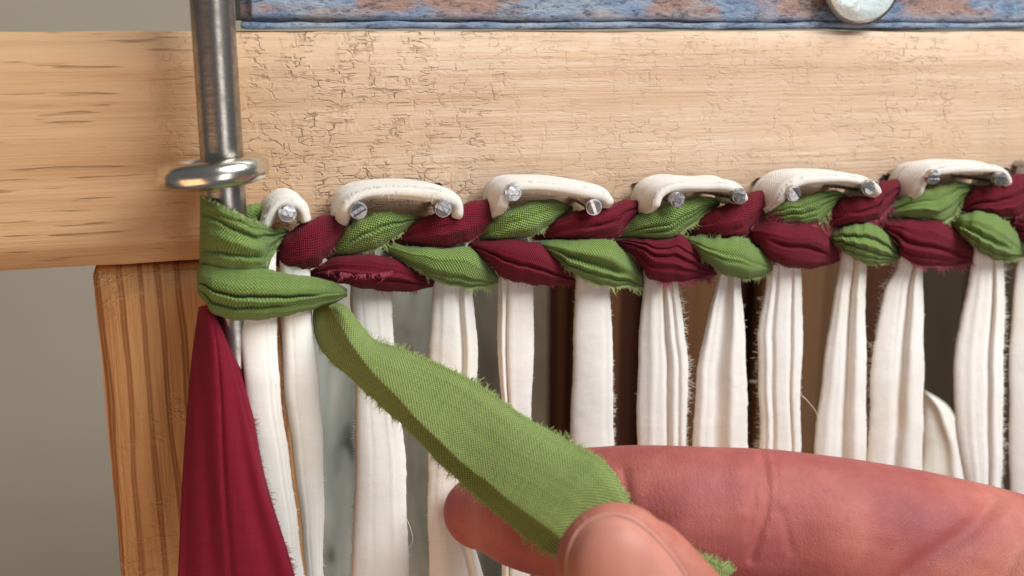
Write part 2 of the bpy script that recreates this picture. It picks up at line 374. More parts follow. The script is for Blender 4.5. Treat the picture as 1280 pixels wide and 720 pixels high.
# second post far to the right, out of frame
def nail_mesh():
    bm = bmesh.new()
    def cyl(r1, r2, y0, y1, seg=24):
        g = bmesh.ops.create_cone(bm, cap_ends=True, segments=seg, radius1=r1, radius2=r2, depth=y1-y0, matrix=Matrix.Translation((0, (y0+y1)/2, 0)) @ Matrix.Rotation(math.radians(-90), 4, 'X'))
        return g
    cyl(0.00080, 0.00080, -0.0100, 0.004)
    cyl(0.00128, 0.00132, -0.0104, -0.0096)
    # two half-moon lands with a slot between them
    for s in (-1, 1):
        pts = []
        for a in np.linspace(math.radians(14), math.radians(166), 14): pts.append((1.18*math.cos(a), s*1.18*math.sin(a)))
        f = [bm.verts.new((x*0.001, -0.0104, z*0.001)) for x, z in pts]; b = [bm.verts.new((x*0.00080, -0.01078-0.00022*(1-abs(z)/1.2), s*0.00018+z*0.00078)) for x, z in pts]
        n = len(pts)
        for i in range(n): bm.faces.new((f[i], f[(i+1) % n], b[(i+1) % n], b[i]))
        bm.faces.new(b)
    me = bpy.data.meshes.new('nail'); bmesh.ops.recalc_face_normals(bm, faces=bm.faces); bm.to_mesh(me); bm.free(); me.materials.append(M_nail)
    for p in me.polygons: p.use_smooth = False
    return me
NM = nail_mesh()
NAILS = [(355, 273, 20), (451, 264, -30), (561, 262, 25), (648, 248, 5), (751, 258, 70), (841, 250, 15), (918, 248, 10), (997, 240, 50), (1085, 240, 30), (1168, 227, 0), (1251, 227, 10), (1330, 215, 30)]
for i, (x, y, a) in enumerate(NAILS):
    p = W(x, y, -10.6); o = link(bpy.data.objects.new('nail', NM)); o.parent = loom
    o.scale = (0.9, 1, 0.9); o.location = (p[0], random.uniform(-0.0003, 0.0003), p[2]); o.rotation_euler = (math.radians(random.uniform(-5, 3)), math.radians(a), math.radians(random.uniform(-5, 5)))
# ragged nail holes in the rail: flat dark discs, the shade inside put into colour
for (x, y, r) in [(547, 232, 5), (628, 231, 7), (736, 238, 5), (798, 233, 8), (885, 232, 4), (950, 227, 9), (1106, 223, 7), (1256, 214, 6), (366, 243, 5), (432, 246, 5)]:
    p = W(x, y, -0.05); bm = bmesh.new(); vs_ = []
    R = r*mmpp(p)
    for k in range(18):
        a = k*TAU/18; rr = R*random.uniform(0.7, 1.15); vs_.append(bm.verts.new((rr*1.25*math.cos(a), 0, rr*0.8*math.sin(a))))
    c = bm.verts.new((0, 0.0002, 0))
    for k in range(18): bm.faces.new((vs_[k], vs_[(k+1) % 18], c))
    o = bm_obj('nail_hole', bm, M_hole, loom); o.location = (p[0], -0.00022, p[2])
settle(loom)

# ------------------------------------------------------------------ rod and screw eye
def tube(path, radii, seg=32, flat=1.0, flatdir=None, cap=True):
    """swept round tube through world points; optional flattening along flatdir"""
    P = np.asarray(path, float); n = len(P)
    T = np.gradient(P, axis=0); T /= np.linalg.norm(T, axis=1)[:, None]
    ref = np.array(flatdir if flatdir is not None else (0.0, -1.0, 0.0), float)
    V = []
    for i in range(n):
        b = ref-T[i]*np.dot(ref, T[i]); b /= np.linalg.norm(b); a = np.cross(T[i], b)
        for k in range(seg):
            t = TAU*k/seg
            V.append(P[i]+radii[i]*(a*math.cos(t)+b*flat*math.sin(t)))
    F = grid_faces(n, seg, True)
    if cap: F.append(tuple(range(seg))); F.append(tuple(range((n-1)*seg, n*seg))[::-1])
    return V, F
YR = -8.6
rc = W(277, 190, YR)
rod_r = 26.3*mmpp(rc)
path = [(rc[0], rc[1], z) for z in np.linspace(0.11, -0.26, 60)]
V, F = tube(path, [rod_r]*60, 48, flatdir=(0, -1, 0))
rod = mesh_obj('steel_rod', V, F, M_rod)
tag(rod, 'dull grey steel rod standing upright in front of the rail, through the ring', 'rod')
eye = thing('screw_eye', 'shiny zinc screw eye ring around the steel rod', 'screw eye', tuple(W(266, 214, YR)))
ec = W(266, 214, YR); sc = mmpp(ec)
RM, rt = 53*sc, 17.0*sc
th = np.linspace(0, TAU, 97)[:-1]
V = []; roll = math.radians(5)
for a in th:
    for b in np.linspace(0, TAU, 33)[:-1]:
        x = (RM+rt*math.cos(b))*math.cos(a); y = (RM+rt*math.cos(b))*math.sin(a); z = rt*math.sin(b)*(1+0.0*math.cos(a))
        z2 = z*math.cos(roll)+x*math.sin(roll)+y*(-0.02); x2 = x*math.cos(roll)-z*math.sin(roll)
        V.append((ec[0]+x2, ec[1]+y, ec[2]+z2))
F = []
for i in range(96):
    for j in range(32): F.append((i*32+j, ((i+1) % 96)*32+j, ((i+1) % 96)*32+(j+1) % 32, i*32+(j+1) % 32))
mesh_obj('ring', V, F, M_ring, eye)
V, F = tube([(ec[0], ec[1]+RM, ec[2]), (ec[0], 0.002, ec[2]), (ec[0], 0.012, ec[2])], [rt, rt, rt*0.8], 24, flatdir=(1, 0, 0))
mesh_obj('shank', V, F, M_ring, eye); settle(eye)

# ------------------------------------------------------------------ painted canvas with disc on top of the rail
cb = thing('painted_canvas', 'blue and rust painted canvas block lying on top of the rail', 'canvas', (0.03, 0.006, ztop))
x0 = W(303, 20, 0.5)[0]; x1 = W(1280, 20, 0.5)[0]+0.03
zc0 = ztop+0.0004
bm = wobble_box(x0, x1, 0.0006, 0.017, zc0, zc0+0.028, 110, 14, 0.00035, 21, 0.0012)
bm_obj('canvas_body', bm, M_paint, cb, True)
V, F = tube([tuple(W(301+t*985, 31.6+0.7*math.sin(t*23)+0.5*math.sin(t*57), 0.7)) for t in np.linspace(0, 1, 120)], [0.00042*(1+0.12*math.sin(k*0.9)+0.1*math.sin(k*0.37)) for k in range(120)], 12)
mesh_obj('canvas_edge', V, F, M_paint, cb)
settle(cb)
gem = thing('glass_disc', 'silvery round glass disc in a dark metal rim, stuck on the painted canvas', 'disc')
gc = W(1079, -28, -1.2); gr = 57*mmpp(gc); gem.location = tuple(gc)
V = []; F = []
prof = [(0.0, -1.6), (0.35, -1.5), (0.7, -1.25), (0.88, -0.8), (0.95, -0.2), (0.95, 0.9)]
for r, y in prof:
    for k in range(64):
        a = TAU*k/64; j = 1+0.012*math.sin(5*a)
        V.append((gc[0]+gr*r*j*math.cos(a), gc[1]+y*0.001+random.uniform(-1, 1)*0.00006*(r < 0.8), gc[2]+gr*r*j*math.sin(a)))
F = grid_faces(len(prof), 64, True)
M = NT('mica_glass'); n = M.noise(M.coord(), 420, 4, 0.65); v = M.n('ShaderNodeTexVoronoi'); M.l(M.map(M.coord(), (260, 260, 260)), v.inputs['Vector']); v.inputs['Scale'].default_value = 1
mg = M.out(Base_Color=M.mix(n, (0.60, 0.80, 0.80), (0.95, 1.0, 1.0)), Metallic=0.25, Roughness=0.22, Normal=M.bump(M.math('ADD', n, v.outputs['Distance']), 0.55, 0.0007))
mesh_obj('glass', V, F, mg, gem)
th = [(gc[0]+gr*0.97*math.cos(a), gc[1]+0.0002, gc[2]+gr*0.97*math.sin(a)) for a in np.linspace(0, TAU, 65)]
V, F = tube(th, [0.00042]*65, 12, cap=False)
mesh_obj('rim', V, F, steel('dark_rim', (0.18, 0.16, 0.15), 0.4), gem); settle(gem)

# ------------------------------------------------------------------ cloth shapes
def pillow(name, up, lo, depth, bulge, mat, parent, folds=(), n=56, m=34, back=0.35, tens=0.5, endp=0.45, nat=1.12, seed=0, rot=0.0, jit=0.8, rnd=0.12, noends=False, nf=7):
    """gathered strip: front and back skins between two edges; folds = (s, amp mm, width, drift)"""
    A = interp(up, n); B = interp(lo, n)
    r = np.random.default_rng(seed+11)
    t = np.linspace(0, 1, n)
    for E in (A, B):
        E[:, :2] += jit*np.stack([np.sin(t*r.uniform(20, 45)+r.uniform(0, 6))+r.normal(0, 0.35, n) for _ in range(2)], 1)*(np.sin(np.pi*t)[:, None]**0.3)
    D = np.interp(t, np.linspace(0, 1, len(depth)), depth) if len(depth) != 3 else depth[0]*(1-t)*(1-2*t)+depth[1]*4*t*(1-t)+depth[2]*t*(2*t-1)
    env = np.ones(n) if noends else np.clip(np.sin(np.pi*np.clip(t, 0.004, 0.996)), 0, 1)**endp
    ang = np.r_[np.linspace(0, np.pi, m), np.linspace(np.pi, TAU, m//2+2)[1:-1]]
    s = -np.cos(ang); front = np.sin(ang)
    S, Tt = np.meshgrid(s, t)
    prof = np.where(front >= 0, np.abs(front)**(2*tens), -back*np.abs(front)**0.8)
    dep = D[:, None] - bulge*env[:, None]*prof[None, :]
    fl = np.zeros_like(dep)
    allf = list(folds)+[(r.uniform(-0.8, 0.8), r.uniform(-1, 1)*rnd, r.uniform(0.06, 0.16), r.uniform(-0.25, 0.25)) for _ in range(nf)]
    for f in allf:
        s0, amp, wd, dr = f[:4]
        ph = r.uniform(0, 6)
        c = s0+dr*(Tt-0.5)+0.04*np.sin(Tt*7+ph)
        e = np.exp(-((S-c)/wd)**2)
        if len(f) > 4:
            ta, tb = f[4:6]; e = e*np.clip((Tt-ta)/0.15, 0, 1)*np.clip((tb-Tt)/0.15, 0, 1)
        fl += amp*e
    fm = (front > 0)[None, :]*np.clip(front*2.2, 0, 1)[None, :]
    dep = dep - fl*fm*np.clip(env[:, None]*1.2, 0, 1)
    wq = ((S+1)/2)
    px = A[:, 0][:, None]*(1-wq)+B[:, 0][:, None]*wq; py = A[:, 1][:, None]*(1-wq)+B[:, 1][:, None]*wq
    V = WA(px, py, dep)
    C = V.mean(axis=1); L = np.r_[0, np.cumsum(np.linalg.norm(np.diff(C, axis=0), axis=1))]
    wid = np.linalg.norm(WA(A[:, 0], A[:, 1], D)-WA(B[:, 0], B[:, 1], D), axis=1)
    nw = np.percentile(wid, 85)*nat
    thx = (ang/np.pi); vv = np.interp(thx, [0, 1, 2], [0, 1.25, 2.3])*nw
    wloc = (0.55*wid/wid.max()+0.45)
    U_ = np.repeat(L[:, None], len(s), 1)+0.0003*fl; Vv = (vv[None, :]-0.6*nw)*wloc[:, None]
    cr, sr = math.cos(rot), math.sin(rot)
    uv = np.stack([U_*cr-Vv*sr, U_*sr+Vv*cr], -1).reshape(-1, 2)+r.uniform(0, 0.05, 2)
    M_ = len(s); Vl = V.reshape(-1, 3); F = grid_faces(n, M_, True)
    F.append(tuple(range(M_))); F.append(tuple(range((n-1)*M_, n*M_))[::-1])
    o = mesh_obj(name, Vl, F, mat, parent, uv)
    return o, WA(A[:, 0], A[:, 1], D), WA(B[:, 0], B[:, 1], D)
def loft(name, rails, mat, parent, n=150, m=48, thick=0.00028, wav=0.0, seed=0, uvw=None):
    R = [interp(r, n) for r in rails]; r = np.random.default_rng(seed)
    k = len(R); V = np.zeros((n, m, 3))
    for i in range(n):
        q = interp_line(np.array([x[i] for x in R]), m)
        V[i] = WA(q[:, 0], q[:, 1], q[:, 2])
    if wav:
        T, S = np.meshgrid(np.linspace(0, 1, n), np.linspace(0, 1, m), indexing='ij')
        for _ in range(9):
            c = r.uniform(0, 1); V[..., 1] += r.uniform(-1, 1)*wav*0.001*np.exp(-((S-c-0.2*(T-0.5)*r.uniform(-1, 1))/r.uniform(0.02, 0.09))**2)*np.sin(np.pi*T)**0.4
    C = V.mean(1); L = np.r_[0, np.cumsum(np.linalg.norm(np.diff(C, axis=0), axis=1))]
    dv = np.linalg.norm(np.diff(V, axis=1), axis=2); Sv = np.concatenate([np.zeros((n, 1)), np.cumsum(dv, 1)], 1)
    uv = np.stack([np.repeat(L[:, None], m, 1), Sv], -1).reshape(-1, 2)
    o = mesh_obj(name, V.reshape(-1, 3), grid_faces(n, m), mat, parent, uv)
    md = o.modifiers.new('thickness', 'SOLIDIFY'); md.thickness = thick; md.offset = 0
    return o, V
def interp_line(P, m):
    E = np.vstack([2*P[0]-P[1], P, 2*P[-1]-P[-2]]); Q = []
    for i in range(1, len(E)-2):
        for t in np.linspace(0, 1, 14, endpoint=False):
            a, b, c, d = E[i-1], E[i], E[i+1], E[i+2]
            Q.append(0.5*((2*b)+(-a+c)*t+(2*a-5*b+4*c-d)*t*t+(-a+3*b-3*c+d)*t**3))
    Q.append(P[-1]); Q = np.array(Q)
    s = np.r_[0, np.cumsum(np.linalg.norm(np.diff(Q*np.array([1, 1, 8.0]), axis=0), axis=1))]; u = np.linspace(0, s[-1], m)
    return np.stack([np.interp(u, s, Q[:, k]) for k in range(3)], 1)
def fray(parent, jobs, mat, name='frayed_edge'):
    """loose threads along edges; jobs = (points Nx3, outward vec, per mm, min mm, max mm, t0, t1)"""
    V = []; F = []
    for pts, out, den, l0, l1, t0, t1 in jobs:
        pts = np.asarray(pts); L = np.r_[0, np.cumsum(np.linalg.norm(np.diff(pts, axis=0), axis=1))]
        cnt = int((L[-1]*(t1-t0))*1000*den*1.3); out = np.asarray(out, float); out = out/np.linalg.norm(out)
        tang = pts[-1]-pts[0]; tang /= np.linalg.norm(tang)
        ph = rng.uniform(0, 6)
        for _ in range(cnt):
            u = rng.uniform(t0, t1); clump = 0.55+0.45*math.sin(u*31+ph)
            p = np.array([np.interp(u*L[-1], L, pts[:, k]) for k in range(3)])
            ln = (l0+(l1-l0)*min(1.3, rng.exponential(0.42)))*0.0014*(0.45+clump*0.9)
            if rng.uniform() > 0.35+0.75*(0.5+0.5*math.sin(u*L[-1]*2300+ph*3)): continue
            d = out+tang*rng.normal(0, 0.38)+rng.normal(0, 0.22, 3); d /= np.linalg.norm(d)
            d2 = d+tang*rng.normal(0, 0.4)+rng.normal(0, 0.3, 3); d2 /= np.linalg.norm(d2)
            r0 = rng.uniform(0.000032, 0.00006)
            q = [p-d*0.0003, p+d*ln*0.5, p+d*ln*0.5+d2*ln*0.5]
            a = np.cross(d, Fv); a /= np.linalg.norm(a)+1e-9; b = np.cross(d, a)
            base = len(V)
            for qq, rr in zip(q, (r0, r0*0.85, r0*0.35)):
                for k in range(3):
                    an = TAU*k/3; V.append(qq+rr*(a*math.cos(an)+b*math.sin(an)))
            for lv in range(2):
                for k in range(3):
                    F.append((base+lv*3+k, base+lv*3+(k+1) % 3, base+lv*3+3+(k+1) % 3, base+lv*3+3+k))
    o = mesh_obj(name, V, F, mat, parent); o['kind'] = 'stuff'
    return o
DOWN = -Uv; RIGHT = Rv; UP = Uv

# ------------------------------------------------------------------ warp strips (white cotton loops over the nail pairs)
WN = 'white warp strips looped over the nails'
def arch(t, pts, y0, y1, thick, seed, n=60):
    """flat folded band bent over the nails: path in the nail-head plane, width running back to the rail"""
    c = interp([(x, y) for x, y in pts], n); P = WA(c[:, 0], c[:, 1], np.full(n, -10.0)); P[:, 1] = 0
    T = np.gradient(P, axis=0); T /= np.linalg.norm(T, axis=1)[:, None]
    N = np.stack([T[:, 2], 0*T[:, 0], -T[:, 0]], 1)
    r = np.random.default_rng(seed); m = 40; V = []; UVs = []
    L = np.r_[0, np.cumsum(np.linalg.norm(np.diff(P, axis=0), axis=1))]
    ph = r.uniform(0, 6, 4)
    for i in range(n):
        u = i/(n-1)
        th_ = thick*0.84*(1+0.12*math.sin(u*9+ph[0])); ym = (y0+y1)/2; e = max(0.0, (0.16-u)/0.16, (u-0.93)/0.07); yf = y0+(e**1.1)*(6.0 if u < 0.5 else 3.5); ym = (yf+y1)/2; yh = (y1-yf)/2
        for k in range(m):
            a = TAU*k/m; ca, sa = math.cos(a), math.sin(a)
            yy = ym+yh*math.copysign(abs(ca)**0.75, ca); nn = th_/2*math.copysign(abs(sa)**0.6, sa)
            rip = 0.13*math.sin(ca*8+ph[2]+u*2.5)+0.09*math.sin(ca*15+ph[3]+math.sin(u*6+ph[0]))+0.10*math.sin(u*14+ca*3+ph[1])*math.sin(u*5+ph[2])
            q = P[i]+N[i]*(nn+(rip*abs(sa)))*0.001; V.append((q[0], yy*0.001, q[2]))
            UVs.append((L[i], k/m*0.024))
    F = grid_faces(n, m, True); F.append(tuple(range(m))); F.append(tuple(range((n-1)*m, n*m))[::-1])
    o = mesh_obj('top_fold', V, F, M_loop, t, UVs)
    A_ = np.array(V).reshape(n, m, 3)
    return A_
def leg(t, rows, y, bulge, folds, seed, **kw):
    """hanging end of a strip: rows = (py, left px, right px)"""
    folds = [(f[0], f[1]*0.8)+tuple(f[2:]) for f in folds]; L = [(a, yy) for yy, a, b in rows]; R_ = [(b, yy) for yy, a, b in rows]
    o, A_, B_ = pillow('strand', L, R_, y, bulge, M_white, t, folds, n=90, m=44, tens=0.35, noends=True, seed=seed, jit=0.6, rnd=0.16, nf=2, **kw)
    return A_, B_
def warp(label, nails_arch, arch_kw, legs, frays=(), seed=0):
    p = W(*(nails_arch[len(nails_arch)//2] if nails_arch else (legs[0][0][0][1], 330)), -5)
    t = thing('warp_strip', label, 'fabric strip', (p[0], p[1], p[2]-0.08), WN)
    jobs = []
    if nails_arch:
        A_ = arch(t, nails_arch, *arch_kw, seed)
        ft = A_[:, 20, :]; nu = len(ft)
        up_ = A_[:, 14, :]
        jobs.append((up_[6:-6], UP-Fv*0.3, 5, 0.1, 0.4, 0, 1)); jobs.append((A_[6:-6, 4], UP*0.6-Fv, 4, 0.08, 0.3, 0, 1)); jobs.append((A_[8:-8, 23], DOWN*0.8-Fv*0.5, 5, 0.1, 0.45, 0, 1))
        lowj = A_[:, 24, :]
        if 'low' in frays: jobs.append((lowj, DOWN-Fv*0.3, 12, 0.4, 1.1, 0.25, 0.72))
        if 'top' in frays: jobs.append((A_[:, 12, :], UP, 16, 0.3, 0.9, 0.25, 0.9))
    for k, (rows, y, bulge, folds, fr) in enumerate(legs):
        a, b = leg(t, rows, y, bulge, folds, seed*7+k)
        jobs.append((a, -RIGHT, 0.7, 0.05, 0.25, 0.1, 0.95)); jobs.append((b, RIGHT, 0.7, 0.05, 0.25, 0.1, 0.95))
        for side, t0, t1, l1 in fr:
            jobs.append(((a, b)[side], (-RIGHT, RIGHT)[side], 7, 0.2, l1, t0, t1))
    fray(t, jobs, H_white)
    settle(t)
    return t
warp('white strip over the single nail beside the rod, hanging as two smooth legs',
     [(330, 300), (336, 275), (346, 260), (362, 254), (378, 262), (386, 285)], (-9.6, -1.5, 2.0),
     [([(300, 298, 345), (392, 299, 346), (487, 306, 350), (598, 322, 365), (709, 343, 379), (800, 362, 392)], [-7.5, -11.5, -12, -12.5], 1.3, [], []),
      ([(300, 348, 388), (392, 351, 389), (487, 355, 400), (598, 370, 405), (709, 382, 404), (800, 392, 404)], [-6, -10, -11, -12], 1.5, [(-0.9, -0.2, 0.2, 0)], [])], ('top',), 1)
warp('white strip over the leftmost nail pair, its left leg passing behind the green tail',
     [(433, 300), (433, 268), (440, 252), (462, 243), (505, 241), (545, 245), (571, 254), (575, 268), (572, 285)], (-10.0, -1.5, 2.3),
     [([(285, 448, 486), (360, 438, 489), (430, 443, 493), (500, 445, 500), (577, 444, 507), (657, 442, 509), (730, 438, 512), (800, 436, 514)], [-4, -4.5, -5, -6], 1.6, [(0.3, -0.25, 0.5, 0)], [(0, 0.35, 0.9, 0.4)]),
      ([(290, 550, 590), (360, 541, 591), (445, 537, 597), (560, 535, 592), (657, 535, 588), (730, 537, 606), (800, 540, 610)], [-4, -4.5, -5, -5], 1.4, [(0.45, -0.9, 0.10, 0.25), (0.68, 0.5, 0.12, 0.2), (-0.2, 0.3, 0.3, 0)], [])], ('low',), 2)
warp('white strip over the second nail pair from the rod, left leg creased lengthwise',
     [(631, 290), (631, 255), (637, 240), (655, 234), (700, 236), (738, 242), (757, 247), (765, 257), (764, 268)], (-10.0, -1.5, 2.3),
     [([(285, 624, 662), (356, 622, 667), (430, 622, 667), (498, 626, 665), (600, 628, 663), (730, 628, 662), (800, 630, 662)], [-4, -4.5, -4.5, -4.5], 1.3, [(-0.5, -0.9, 0.08, 0.0), (-0.75, 0.4, 0.12, 0)], []),
      ([(285, 722, 758), (356, 719, 762), (450, 716, 766), (551, 713, 767), (650, 712, 768), (800, 712, 768)], [-4, -4.5, -4.5, -4.5], 1.5, [], [(1, 0.3, 0.8, 0.4)])], (), 3)
warp('white strip over the third nail pair from the rod, left leg split and frayed',
     [(822, 285), (822, 256), (830, 241), (850, 234), (885, 234), (910, 234), (926, 240), (932, 250), (930, 262)], (-10.0, -1.5, 2.1),
     [([(285, 806, 840), (367, 803, 849), (420, 799, 856), (461, 797, 861), (554, 796, 857), (700, 797, 858), (800, 797, 858)], [-4, -4.5, -4.5, -4.5], 1.4, [(0.25, -1.0, 0.09, 0.25), (0.5, 0.4, 0.1, 0.3), (0.68, -0.8, 0.08, 0.2), (-0.4, 0.35, 0.2, 0.1)], [(1, 0.1, 0.7, 0.8)]),
      ([(285, 904, 924), (348, 897, 926), (400, 884, 930), (461, 872, 933), (554, 866, 935), (700, 862, 937), (800, 860, 937)], [-4, -4.5, -4.5, -4.5], 1.3, [(-0.1, -1.3, 0.28, -0.1), (0.45, 0.6, 0.2, -0.1), (-0.75, 0.3, 0.15, 0)], [])], (), 4)
warp('white strip over the fourth nail pair from the rod, left leg fringed on its left',
     [(976, 280), (978, 250), (990, 234), (1010, 226), (1050, 224), (1075, 227), (1094, 233), (1100, 243), (1097, 254)], (-10.0, -1.5, 2.1),
     [([(285, 968, 1000), (339, 960, 1001), (414, 948, 1004), (470, 948, 1001), (555, 950, 1001), (700, 950, 1000), (800, 950, 1000)], [-4, -4.5, -4.5, -4.5], 1.4, [(0.55, -0.8, 0.08, 0.15), (-0.35, -0.6, 0.09, 0.1), (-0.6, 0.3, 0.1, 0)], [(0, 0.15, 0.55, 0.9)]),
      ([(270, 1056, 1084), (334, 1049, 1083), (400, 1037, 1082), (461, 1029, 1083), (554, 1018, 1083), (700, 1008, 1084), (800, 1005, 1084)], [-4, -4.5, -4.5, -4.5], 1.3, [(0.05, -1.5, 0.18, -0.1), (-0.5, 0.3, 0.2, 0), (0.6, 0.4, 0.2, 0)], [])], ('top',), 5)
warp('white strip over the fifth nail pair from the rod, left leg a wide fringed flap',
     [(1152, 270), (1155, 240), (1168, 219), (1190, 213), (1225, 212), (1254, 214), (1266, 226), (1263, 242)], (-9.6, -1.0, 1.9),
     [([(270, 1126, 1152), (330, 1122, 1154), (367, 1104, 1154), (461, 1089, 1155), (520, 1087, 1154), (582, 1083, 1153), (700, 1080, 1152), (800, 1078, 1152)], [-4, -4.5, -4.5, -4.5], 1.3, [(0.1, -1.2, 0.16, -0.3), (0.6, 0.5, 0.22, 0)], [(0, 0.1, 0.7, 0.8)]),
      ([(265, 1222, 1250), (330, 1214, 1255), (400, 1200, 1256), (461, 1192, 1254), (530, 1194, 1254), (601, 1205, 1252), (700, 1215, 1250), (800, 1220, 1250)], [-4, -4.5, -4.5, -4.5], 1.3, [(0.35, -0.9, 0.1, -0.1), (-0.3, 0.3, 0.2, 0), (0.65, 0.3, 0.1, 0)], [(1, 0.05, 0.75, 0.9)])], ('top',), 6)
warp('white strip at the far right, cut off by the right picture edge',
     [(1318, 280), (1320, 240), (1330, 208), (1360, 203), (1400, 206), (1412, 230), (1412, 280)], (-9.6, -1.0, 2.0),
     [([(270, 1290, 1330), (340, 1270, 1325), (450, 1262, 1322), (600, 1262, 1322), (800, 1262, 1322)], [-4, -4.5, -4.5, -4.5], 1.3, [(0.2, -0.8, 0.1, 0)], [])], (), 8)
# loose cloth at the back right
o, _, _ = pillow('cloth_scrap', [(1150, 480), (1152, 520), (1150, 600), (1150, 700), (1150, 800)], [(1152, 486), (1188, 512), (1214, 575), (1226, 680), (1230, 800)], [30, 30, 30, 30], 2.0, M_white, None, [(0.3, 1.2, 0.2, 0)], n=60, noends=True, seed=4)
tag(o, 'blurred white cloth bulging out behind the strips at the lower right', 'cloth')

# ------------------------------------------------------------------ twined green and maroon strips
greens = thing('green_strip', 'green cotton strip twined through the braid, wrapped on the rod, end held in hand', 'fabric strip', tuple(W(430, 360, -8)))
maroons = thing('maroon_strip', 'maroon cotton strip twined through the braid, wide end hanging beside the rod', 'fabric strip', tuple(W(300, 500, -9)))
TOPD = [-3.0, -6.2, -3.8]; BOTD = [-4.2, -6.8, -3.6]
gj, mj = [], []
def tw(kind, up, lo, d, b, folds=(), fr=(), seed=0, rot=0.0, rnd=0.2, **kw):
    b = b*0.9; kw.setdefault('tens', 0.42)
    par, mat, jobs = (greens, M_green, gj) if kind == 'g' else (maroons, M_maroon, mj)
    o, A_, B_ = pillow('twist', up, lo, d, b, mat, par, folds, n=72, m=60, seed=seed, rot=rot, rnd=rnd, **kw)
    for side, t0, t1, den, l1 in fr:
        jobs.append(((A_, B_)[side]-Fv*0.0009, (UP, DOWN)[side]-Fv*0.35+RIGHT*0.25, den*1.3, 0.15, l1*1.35, t0, t1))
    jobs.append((A_-Fv*0.0003, UP, 1.6, 0.1, 0.35, 0.05, 0.95)); jobs.append((B_-Fv*0.0003, DOWN, 1.6, 0.1, 0.35, 0.05, 0.95))
# top row, left to right
tw('m', [(341, 322), (352, 298), (375, 281), (402, 270), (426, 270), (440, 276)], [(342, 330), (362, 339), (392, 335), (410, 319), (424, 303), (440, 290)], [-4.5, -7.0, -3.4], 3.2, [(0.5, 0.3, 0.25, 0)], [(1, 0.2, 0.9, 6, 0.5)], 1, 0.5)
tw('g', [(404, 318), (425, 292), (442, 277), (467, 265), (484, 263), (510, 268), (530, 271)], [(405, 322), (417, 326), (445, 318), (466, 312), (487, 302), (508, 287), (531, 275)], TOPD, 3.0, [(0.0, -0.75, 0.10, -0.1, 0.15, 1.2), (0.25, 0.35, 0.15, 0)], [(1, 0.25, 0.95, 12, 0.7)], 2, 0.15)
tw('m', [(486, 298), (507, 284), (530, 271), (555, 264), (576, 256), (597, 250), (618, 250), (632, 258)], [(487, 303), (510, 307), (540, 310), (575, 305), (598, 295), (618, 277), (632, 266)], [-2.8, -6.2, -3.2], 3.2, [(0.35, 0.35, 0.2, 0.1), (-0.2, -0.3, 0.15, 0.1)], [(1, 0.1, 0.8, 5, 0.35)], 3, 0.45)
tw('g', [(591, 296), (609, 277), (627, 264), (647, 257), (667, 250), (695, 250), (716, 258)], [(594, 300), (622, 302), (644, 299), (663, 295), (683, 285), (700, 272), (716, 263)], TOPD, 3.0, [(0.5, 0.3, 0.2, 0.1), (-0.6, 0.2, 0.15, 0)], [(1, 0.45, 0.85, 8, 0.4)], 4, 0.3)
tw('m', [(664, 296), (684, 281), (710, 266), (735, 261), (762, 256), (775, 251), (796, 250), (808, 258)], [(667, 300), (700, 301), (735, 301), (766, 298), (781, 286), (797, 271), (808, 264)], [-2.8, -6.2, -3.2], 3.1, [(0.1, -0.7, 0.09, -0.5, 0.4, 1.2), (0.35, 0.35, 0.15, -0.4), (-0.35, 0.3, 0.2, -0.1)], [(1, 0.1, 0.8, 4, 0.3)], 5, 0.2)
tw('g', [(767, 295), (780, 281), (795, 270), (811, 262), (833, 257), (860, 247), (888, 246), (900, 253)], [(768, 299), (796, 297), (825, 300), (846, 295), (863, 282), (881, 267), (900, 257)], TOPD, 3.0, [(0.15, -0.8, 0.08, -0.1, 0.1, 1.2), (0.45, -0.6, 0.07, 0.1, 0.2, 1.2), (0.3, 0.3, 0.08, 0)], [(1, 0.3, 0.85, 14, 0.7)], 6, 0.15, rnd=0.25)
tw('m', [(852, 291), (870, 276), (890, 262), (908, 255), (928, 248), (940, 239), (957, 239), (970, 248)], [(855, 294), (880, 296), (902, 298), (926, 296), (940, 284), (956, 268), (970, 258)], [-2.8, -6.2, -3.2], 3.1, [(0.55, -0.4, 0.1, -0.3, 0.4, 1.2), (0.1, 0.3, 0.3, 0)], [(1, 0.1, 0.8, 5, 0.4)], 7, 0.2)
tw('g', [(941, 278), (960, 261), (980, 252), (1000, 248), (1021, 240), (1048, 239), (1062, 246)], [(944, 281), (963, 280), (987, 280), (1019, 280), (1031, 272), (1042, 260), (1062, 250)], TOPD, 2.9, [(0.1, -0.7, 0.08, 0.0, 0.1, 1.2), (-0.4, -0.5, 0.08, 0.0), (0.5, -0.5, 0.07, 0.0, 0.2, 1.2)], [(1, 0.35, 0.85, 14, 0.7)], 8, 0.1, rnd=0.25)
tw('m', [(1018, 280), (1042, 258), (1056, 247), (1076, 245), (1095, 238), (1101, 228), (1119, 224), (1132, 232)], [(1019, 283), (1040, 284), (1070, 281), (1095, 275), (1110, 261), (1121, 247), (1132, 240)], [-2.8, -6.2, -3.2], 3.0, [(0.2, -0.6, 0.1, -0.4, 0.3, 1.2), (0.6, 0.3, 0.1, -0.2)], [(1, 0.1, 0.85, 18, 0.9)], 9, 0.15)
tw('g', [(1095, 272), (1112, 257), (1130, 245), (1150, 238), (1170, 233), (1190, 228), (1212, 229), (1224, 234)], [(1098, 275), (1130, 273), (1160, 274), (1180, 277), (1193, 267), (1203, 250), (1224, 238)], TOPD, 2.9, [(-0.3, -0.55, 0.08, -0.1, 0.1, 1.2), (0.2, 0.3, 0.1, 0), (0.5, -0.4, 0.07, 0.1)], [(1, 0.3, 0.9, 14, 0.7)], 10, 0.1, rnd=0.25)
